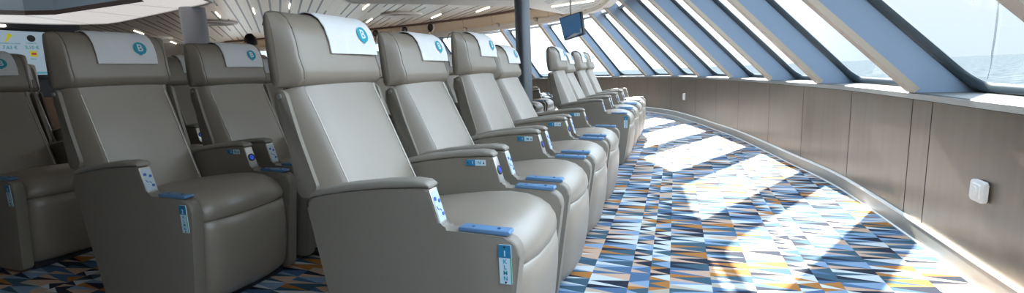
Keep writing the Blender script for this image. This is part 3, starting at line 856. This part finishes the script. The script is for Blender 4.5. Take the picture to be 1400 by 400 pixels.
    def surf(y, x, z, o=.0035):
        sx = 1 + .12*(1-(min(abs(y), .200)/.200)**2); sz = 1 + .014*(1-(min(abs(y), .200)/.200)**2)
        v = Vector((x-xm, z-zm)); l = v.normalized()*o
        return (xm+v.x*sx+l.x-px, y, zm+v.y*sz+l.y-pz)
    NY = 12
    for off_, flip in ((.004, 0), (.0065, 1)):
        pass
    rings = []
    for i, (x, z) in enumerate(path):
        w = .137 if i < 8 else .136
        top = [surf(.0 - w + 2*w*k/NY, x, z, .0065 + .0012*math.sin(k*2.1+i)) for k in range(NY+1)]
        bot = [surf(.0 - w + 2*w*k/NY, x, z, .003) for k in range(NY+1)]
        rings.append(top + bot[::-1])
    b.loft(rings); cv = b.build('headrest_cover', M['cloth'], root, smooth=60, loc=(px, 0, pz))
    # printed logo: teal speech bubble with a white B
    c = Vector(surf(.060, -.655, 1.147, .0085)); up = (Vector(surf(.060, -.663, 1.168, .0085))-Vector(surf(.060, -.648, 1.11, .0085))).normalized()
    rt_ = Vector((0, 1, 0)); fwd = rt_.cross(up)
    b = MB(); n = 48; R0 = .031; ring = []
    for k in range(n):
        th = 2*PI*k/n; r = R0
        if 4.35 < th < 4.75: r = R0*1.16
        ring.append((math.cos(th)*r, math.sin(th)*r))
    tri = [c + rt_*a + up*q - fwd*0 for a, q in ring]
    b.loft([[p for p in tri], [p + fwd*.0006 for p in tri]]); lg = b.build('logo_bubble', M['teal'], cv, smooth=0)
    text_mesh('B', .050, frame_mtx(c + fwd*.0012, rt_, up), M['white_print'], 'logo_letter', cv, .0002)
    return root

PLATE_CACHE = {}
def row_plate(root, num, letters):
    """upright plate with row number and letters on the outer face of the right arm"""
    b = MB(); b.prism(round_poly([(.050, .388), (.087, .388), (.087, .505), (.050, .505)], .003), 'y', -.2885, -.285); pl = b.build('row_plate', M['plate_pale'], root, smooth=0)
    b = MB(); b.box((.0685, -.2888, .486), (.037, .001, .038)); b.build('number_field', M['plate_blue'], pl, smooth=0)
    b = MB(); b.box((.0862, -.2888, .43), (.003, .001, .08)); b.build('edge_mark', M['green'], pl, smooth=0)
    text_mesh(num, .024, frame_mtx((.0685, -.2894, .479), (1, 0, 0), (0, 0, 1)), M['plate_pale'], 'number', pl)
    for zz in (.4985, .3935):
        b = MB(); b.cyl((.0685, -.2890, zz), (0, 1, 0), .003, .002, 10); b.build('screw', M['dark'], pl)
    for i, ch in enumerate(letters):
        text_mesh(ch, .017, frame_mtx((.0685, -.2892, .4555-.0168*i), (1, 0, 0), (0, 0, 1)), M['plate_teal'], 'letter', pl)
def seat_plate(root, num, letter):
    """level plate with number and seat letter on the inner face of the left arm"""
    b = MB(); b.prism(round_poly([(-.276, .620), (-.194, .620), (-.194, .644), (-.276, .644)], .002), 'y', .2315, .235); pl = b.build('seat_plate', M['plate_pale'], root, smooth=0)
    b = MB(); b.box((-.257, .2312, .632), (.038, .001, .024)); b.build('number_field', M['plate_blue'], pl, smooth=0)
    text_mesh(num, .018, frame_mtx((-.249, .2305, .632), (1, 0, 0), (0, 0, 1)), M['plate_pale'], 'number', pl)
    text_mesh(letter, .018, frame_mtx((-.220, .2308, .632), (1, 0, 0), (0, 0, 1)), M['plate_teal'], 'letter', pl)
    b = MB(); b.cyl((-.270, .2310, .632), (0, 1, 0), .003, .002, 10); b.build('screw', M['dark'], pl)
    b = MB(); b.prism([(-.2045, .6275), (-.1975, .6275), (-.201, .637)], 'y', .2302, .2312); b.build('symbol', M['dark'], pl, smooth=0)

BASE = make_seat()
def recline(root, deg):
    for ch in root.children:
        if ch.name.split('.')[0] in ('backrest', 'headrest', 'headrest_cover', 'side_bracket'):
            ch.rotation_euler = (0, math.radians(deg), 0)
used = [False]
def seat(X, Y, deg, label, group, num=None, letters=None, seatno=None, rz=0):
    if not used[0]: o = BASE; used[0] = True
    else: o = copy_tree(BASE_PURE[0])
    o.location = (X, Y+.31, 0); o.rotation_euler = (0, 0, rz)
    o['label'] = label; o['category'] = 'seat'; o['group'] = group
    recline(o, deg)
    return o
# keep a clean prototype: it is the last seat of the second block's rear row
BASE_PURE = [BASE]
P_ = .66
rows = []
G1, G2, G3, G4 = 'recliners of the front row before the aisle', 'recliners of the front row beyond the column', 'recliners of the second row', 'recliners of the rows further back'
X1, Y1 = -.5195, 1.1886
defs = [
 (X1, Y1, 0, 'nearest grey recliner of the front row, plate 1 K L M N on its side', G1),
 (X1, Y1+P_, -2.2, 'second grey recliner from the camera in the front row', G1),
 (X1, Y1+2*P_, 1.8, 'third grey recliner from the camera in the front row', G1),
 (X1, Y1+3*P_, -3.2, 'fourth front-row recliner, right before the slim steel column', G1),
 (-.532, 4.78, 1.3, 'first recliner beyond the cross aisle, brown side panel with blue row plate', G2),
 (-.532, 4.78+P_, -3.0, 'second recliner beyond the cross aisle in the front row', G2),
 (-.532, 4.78+2*P_, .3, 'third recliner beyond the cross aisle in the front row', G2),
 (-.532, 4.78+3*P_, .3, 'farthest recliner of the front row, beside the curved wall', G2),
 (-1.967, 1.318, 4.0, 'large shaded recliner left of the nearest front-row seat, row plate on its side', G3),
 (-1.967, 1.318+P_, 1.6, 'second-row recliner with a white cover between the two largest seats', G3),
 (-3.42, 1.43, 3.0, 'dark recliner cut off by the left edge, white cover at its top', G4),
 (-3.42, 1.50+P_, 3.0, 'dark recliner with a blue-lit arm button, seen left of the second-row covered seat', G4),
 (-3.42, 1.46+2*P_, 3.0, 'brown recliner whose headrest shows left of the second-row covered seat', G4),
 (-3.42, 3.60, 1.0, 'recliner whose white cover shows at the left of the nearest front-row headrest', G4),
 (-4.87, 1.52+P_, 3.0, 'brown rear recliner just right of the cut-off dark seat', G4),
 (-1.967, 5.05, 1.0, 'recliner in the gap between the second and third front-row headrests', G3),
 (-1.967, 5.05+2*P_, 1.0, 'nearest dark seat visible beside the foot of the steel column', G3),
 (-1.967, 5.05+3*P_, 1.0, 'second seat beside the foot of the steel column, just past the nearest', G3),
 (-2.25, 8.0, 1.0, 'sunlit far seat beside the steel column, third from the front there', G3),
 (-2.5, 8.75, 1.0, 'last sunlit far seat beside the steel column, below the bow windows', G3),
 (-1.967, 3.50, 1.0, 'recliner in the gap between the first and second front-row headrests', G3),
]
COVER = {0: .065, 1: .09, 2: .085, 3: .085, 8: .025, 9: .06, 10: .03}
def shift_cover(root, dy):
    for ch in root.children:
        if ch.name.split('.')[0] == 'headrest_cover': ch.location.y = dy
seats = []
for d in defs:
    o = BASE if not seats else copy_tree(BASE)
    seats.append(o)
for o, d in zip(seats, defs):
    o.location = (d[0], d[1]+.285, 0); o['label'] = d[3]; o['category'] = 'seat'; o['group'] = d[4]; recline(o, d[2])
    shift_cover(o, COVER.get(seats.index(o), .05))
for i, (n_, l_) in {0: ('1', 'KLMN'), 4: ('1', 'FGHJ'), 8: ('2', 'KLMN'), 10: ('3', 'KLMN')}.items(): row_plate(seats[i], n_, l_)
for i, (n_, l_) in {0: ('1', 'N'), 1: ('1', 'M'), 2: ('1', 'L'), 3: ('1', 'K'), 8: ('2', 'N'), 9: ('2', 'M')}.items(): seat_plate(seats[i], n_, l_)

# ------------------------------------------------------------------ person standing far behind
def person(x, y, rz):
    r = empty('person', (x, y, 0), rz); tag(r, 'person with short black hair and glasses standing behind the seats', 'person')
    me = bpy.data.meshes.new('body')
    J = [(0, 0, .95), (0, 0, 1.15), (0, 0, 1.36), (0, 0, 1.46), (.01, 0, 1.52), (.02, 0, 1.60), (.015, 0, 1.68),
         (0, .09, .90), (.01, .10, .50), (-.02, .10, .09), (.12, .11, .03), (0, -.09, .90), (.01, -.10, .50), (-.02, -.10, .09), (.12, -.11, .03),
         (0, .19, 1.40), (-.02, .24, 1.12), (.06, .23, .88), (.08, .22, .79), (0, -.19, 1.40), (-.02, -.24, 1.12), (.06, -.23, .88), (.08, -.22, .79)]
    E = [(0, 1), (1, 2), (2, 3), (3, 4), (4, 5), (5, 6), (0, 7), (7, 8), (8, 9), (9, 10), (0, 11), (11, 12), (12, 13), (13, 14), (2, 15), (15, 16), (16, 17), (17, 18), (2, 19), (19, 20), (20, 21), (21, 22)]
    RAD = [(.13, .15), (.12, .14), (.13, .17), (.065, .065), (.06, .06), (.095, .08), (.09, .075), (.09, .09), (.06, .06), (.045, .045), (.03, .04), (.09, .09), (.06, .06), (.045, .045), (.03, .04),
           (.055, .055), (.042, .042), (.03, .03), (.028, .02), (.055, .055), (.042, .042), (.03, .03), (.028, .02)]
    base = len(J)
    for sg in (1, -1):
        w = 18 if sg == 1 else 22
        for k, (dx, L) in enumerate(((.035, .07), (.018, .085), (0, .09), (-.018, .08))):
            a = len(J); J.append((.08+dx, sg*.222, .74)); J.append((.085+dx, sg*.215, .74-L*.55)); J.append((.08+dx, sg*.205, .74-L)); E += [(w, a), (a, a+1), (a+1, a+2)]; RAD += [(.010, .010), (.009, .009), (.008, .008)]
        a = len(J); J.append((.12, sg*.20, .76)); J.append((.135, sg*.195, .725)); E += [(w, a), (a, a+1)]; RAD += [(.011, .011), (.009, .009)]
    me.from_pydata(J, E, []); 
    o = bpy.data.objects.new('body', me); COL.objects.link(o); o.parent = r
    me.materials.append(M['skin'])
    sk_ = o.modifiers.new('skin', 'SKIN'); sk_.use_smooth_shade = True
    lay = me.skin_vertices[0].data if me.skin_vertices else None
    if lay is None:
        bm = bmesh.new(); bm.from_mesh(me); bm.verts.layers.skin.verify(); bm.to_mesh(me); bm.free(); lay = me.skin_vertices[0].data
    for v, q in zip(lay, RAD): v.radius = q
    lay[0].use_root = True
    ss_ = o.modifiers.new('sub', 'SUBSURF'); ss_.levels = 1; ss_.render_levels = 2
    # hair cap
    b = MB(); rings = []
    for i in range(9):
        th = PI*.02 + i*PI*.60/8; z = 1.665 + .115*math.cos(th); rr = math.sin(th)
        rings.append([(-.002 + (.105 if math.cos(2*PI*k/20) < 0 else .098)*rr*math.cos(2*PI*k/20), .09*rr*math.sin(2*PI*k/20), z - (.03*rr if math.cos(2*PI*k/20) < -.2 else -.012*rr)) for k in range(20)])
    b.loft(rings); b.build('hair', M['hair'], r, smooth=60)
    # glasses
    b = MB()
    for sg in (1, -1):
        b.tube([(.10+.004, sg*.034 + .022*math.cos(t), 1.635 + .018*math.sin(t)) for t in [2*PI*k/12 for k in range(13)]], .0025, 6)
        b.tube([(.10, sg*.058, 1.64), (.0, sg*.082, 1.645)], .0025, 6)
    b.build('glasses', M['dark'], r)
    # nose and ears
    b = MB(); b.tube([(.098, 0, 1.64), (.118, 0, 1.605), (.098, 0, 1.595)], [.008, .014, .010], 8)
    for sg in (1, -1): b.tube([(.0, sg*.080, 1.645), (-.01, sg*.090, 1.625), (-.002, sg*.083, 1.595)], [.008, .016, .008], 8)
    b.build('face_features', M['skin'], r)
    # shirt and trousers as shells
    def shell(name, secs, m):
        b = MB(); b.loft([[(cx+rx*math.cos(2*PI*k/20), cy+ry*math.sin(2*PI*k/20), z) for k in range(20)] for cx, cy, z, rx, ry in secs]); b.build(name, m, r, smooth=60)
    shell('shirt', [(0, 0, .88, .145, .175), (0, 0, 1.0, .142, .168), (0, 0, 1.15, .138, .165), (0, 0, 1.30, .145, .19), (0, 0, 1.40, .12, .175), (0, 0, 1.46, .072, .08)], M['shirt'])
    b = MB()
    for sg in (1, -1):
        b.tube([(0, sg*.17, 1.39), (-.01, sg*.225, 1.25), (-.02, sg*.242, 1.12), (.04, sg*.235, .94)], [.07, .058, .05, .042], 14)
    b.build('sleeves', M['shirt'], r)
    b = MB()
    for sg in (1, -1):
        b.tube([(0, sg*.075, .96), (0, sg*.09, .85), (.01, sg*.10, .5), (-.02, sg*.10, .07)], [.115, .105, .078, .068], 16)
    b.build('trousers', M['trousers'], r)
    b = MB()
    for sg in (1, -1): b.tube([(-.06, sg*.10, .045), (.02, sg*.105, .05), (.10, sg*.11, .035), (.16, sg*.112, .028)], [.04, .045, .042, .025], 12)
    b.build('shoes', M['dark'], r)
person(-6.5, 6.0, math.radians(172))

# ------------------------------------------------------------------ strip lights and nozzles of the high ceiling
def up(px, py, z):
    """point of the plane z seen at photo pixel px,py (used to read positions off the photograph)"""
    d = fw*F + cr_*(px-700) - cu_*(py-200); t = (z-.984)/d.z; return Vector((d.x*t, d.y*t))
for px, py, R_v, lb_ in [(549, 19, .52, 'round white air vent in the slatted ceiling above the second front-row seat'),
                   (293, 30, .52, 'round air vent in the slatted ceiling right of the thick grey column'),
                   (205, 51.5, .60, 'round air vent in the slatted ceiling left of the thick grey column')]:
    q = up(px, py, ZL); diffuser(q.x, q.y, ZL, R_v, lb_)
for px, py, L, lb_ in [(347, 15, .5, 'short strip light in the slatted ceiling left of the nearest front-row headrest'),
                   (298, 20, .5, 'short strip light in the slatted ceiling right of the grey column'),
                   (190, 44, .6, 'short strip light in the slatted ceiling left of the grey column, upper'),
                   (237, 58, .6, 'short strip light in the slatted ceiling left of the grey column, lower'),
                   (396, 8, .4, 'short strip light above the rear of the nearest front-row headrest'),
                   (500, 9, .5, 'strip light in the slatted ceiling left of the round white air vent'),
                   (505, 28, .5, 'strip light in the slatted ceiling below left of the round white air vent'),
                   (596, 22, .5, 'strip light in the slatted ceiling right of the round white air vent'),
                   (660, 13, .5, 'strip light in the slatted ceiling near its right-hand end')]:
    q = up(px, py, ZL); strip(q.x, q.y, L, lb_)
q = up(782, 5, LZ-.012)
b = MB(); b.box((0, 0, -.006), (.9, .03, .012), rot=Matrix.Rotation(math.radians(160), 3, 'Z')); o = b.build('strip_light', M['striplight'], smooth=0); o.location = (q.x, q.y, LZ-.012); tag(o, 'strip light in the bow ceiling above the hanging television', 'ceiling light')
def curve_at_bearing(px):
    best = None
    for s in range(int(sF0), L_):
        n = inward(s); p = at(s) + n*((TOPZ-SILL)*RAKE + .06); v = Vector((p.x, p.y, 1.35)); 
        qx = 700 + F*v.dot(cr_)/v.dot(fw); d = abs(qx-px)
        if best is None or d < best[0]: best = (d, s)
    return best[1]
for px, lb_ in ((592, 'round air nozzle on the tan fascia, rightmost of three'), (552, 'round air nozzle on the tan fascia, middle of three'), (519, 'round air nozzle on the tan fascia beside the nearest headrest')):
    spot(curve_at_bearing(px), lb_)

# ------------------------------------------------------------------ sea and sky
b = MB(); N = 40
b.faces([(-900, -900, -4.0), (900, -900, -4.0), (900, 900, -4.0), (-900, 900, -4.0)], [(0, 1, 2, 3)])
o = b.build('sea', M['sea'], smooth=0); tag(o, kind='structure')
# dried water streak on the near pane
for w, (wr, mp, Lb, Ls) in win_panes.items():
    wr_ = w
best = None
for w, (wr, mp, Lb, Ls) in win_panes.items():
    if 1.8 < mp(Lb/2, 0).y < 3.1: best = (0, w)
if best:
    wr, mp, Lb, Ls = win_panes[best[1]]
    def hit(px, py):
        d = fw*F + cr_*(px-700) - cu_*(py-200); o_ = Vector((0, 0, .984)); a = mp(0, 0, .004); n = (mp(Lb, 0)-mp(0, 0)).cross(mp(0, Ls)-mp(0, 0))
        t = n.dot(a-o_)/n.dot(d); return o_ + d*t
    b = MB(); pts = [(1366, -6), (1363, 18), (1362, 35), (1359, 52), (1357, 70), (1354, 88), (1350, 108)]
    V = []
    for i, (x, y) in enumerate(pts):
        w = 1.6 if 0 < i < 5 else .6; jx = (i % 2)*1.0
        V += [hit(x-w+jx, y), hit(x+w+jx, y)]
    b.faces(V, [(2*i, 2*i+1, 2*i+3, 2*i+2) for i in range(len(pts)-1)])
    b.build('water_streak', M['streak'], wr, smooth=0)

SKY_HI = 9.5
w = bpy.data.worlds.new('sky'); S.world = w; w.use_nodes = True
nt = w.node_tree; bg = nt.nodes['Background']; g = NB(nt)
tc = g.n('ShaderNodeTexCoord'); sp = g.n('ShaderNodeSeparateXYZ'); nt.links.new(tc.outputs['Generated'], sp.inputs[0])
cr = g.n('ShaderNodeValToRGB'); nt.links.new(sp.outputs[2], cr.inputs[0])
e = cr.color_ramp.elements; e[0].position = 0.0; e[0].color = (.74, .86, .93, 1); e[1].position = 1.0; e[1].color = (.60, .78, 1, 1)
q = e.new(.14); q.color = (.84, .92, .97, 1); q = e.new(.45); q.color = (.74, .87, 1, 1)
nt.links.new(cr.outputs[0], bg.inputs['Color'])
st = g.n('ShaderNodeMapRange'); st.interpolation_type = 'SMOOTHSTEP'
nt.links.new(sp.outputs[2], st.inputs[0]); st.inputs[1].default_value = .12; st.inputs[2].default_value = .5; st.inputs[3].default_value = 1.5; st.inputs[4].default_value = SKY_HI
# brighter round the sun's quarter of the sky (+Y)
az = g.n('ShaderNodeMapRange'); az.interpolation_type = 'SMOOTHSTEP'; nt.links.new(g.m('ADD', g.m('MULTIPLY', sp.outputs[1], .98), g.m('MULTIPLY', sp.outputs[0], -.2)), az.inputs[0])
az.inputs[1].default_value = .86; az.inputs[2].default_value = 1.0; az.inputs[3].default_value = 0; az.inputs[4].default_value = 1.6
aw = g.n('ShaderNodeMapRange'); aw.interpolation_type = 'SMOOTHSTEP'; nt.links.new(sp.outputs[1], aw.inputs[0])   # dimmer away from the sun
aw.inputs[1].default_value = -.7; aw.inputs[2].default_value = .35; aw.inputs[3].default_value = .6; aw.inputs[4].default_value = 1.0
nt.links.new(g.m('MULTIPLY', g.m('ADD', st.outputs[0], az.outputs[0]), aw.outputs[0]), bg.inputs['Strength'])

sun = bpy.data.lights.new('sun', 'SUN'); sun.energy = 46.0; sun.angle = math.radians(.6); sun.color = (1, .95, .86)
so = bpy.data.objects.new('sun', sun); COL.objects.link(so)
h = Vector((.13, -1.38, -1.0)); so.rotation_euler = (-h).to_track_quat('Z', 'Y').to_euler()

S.view_settings.view_transform = 'Standard'; S.view_settings.look = 'None'; S.view_settings.gamma = 1; S.view_settings.exposure = -0.38
S.view_settings.use_curve_mapping = False
S.cycles.use_denoising = True
S.cycles.max_bounces = 10; S.cycles.diffuse_bounces = 6; S.cycles.transparent_max_bounces = 12
S.cycles.sample_clamp_indirect = 8
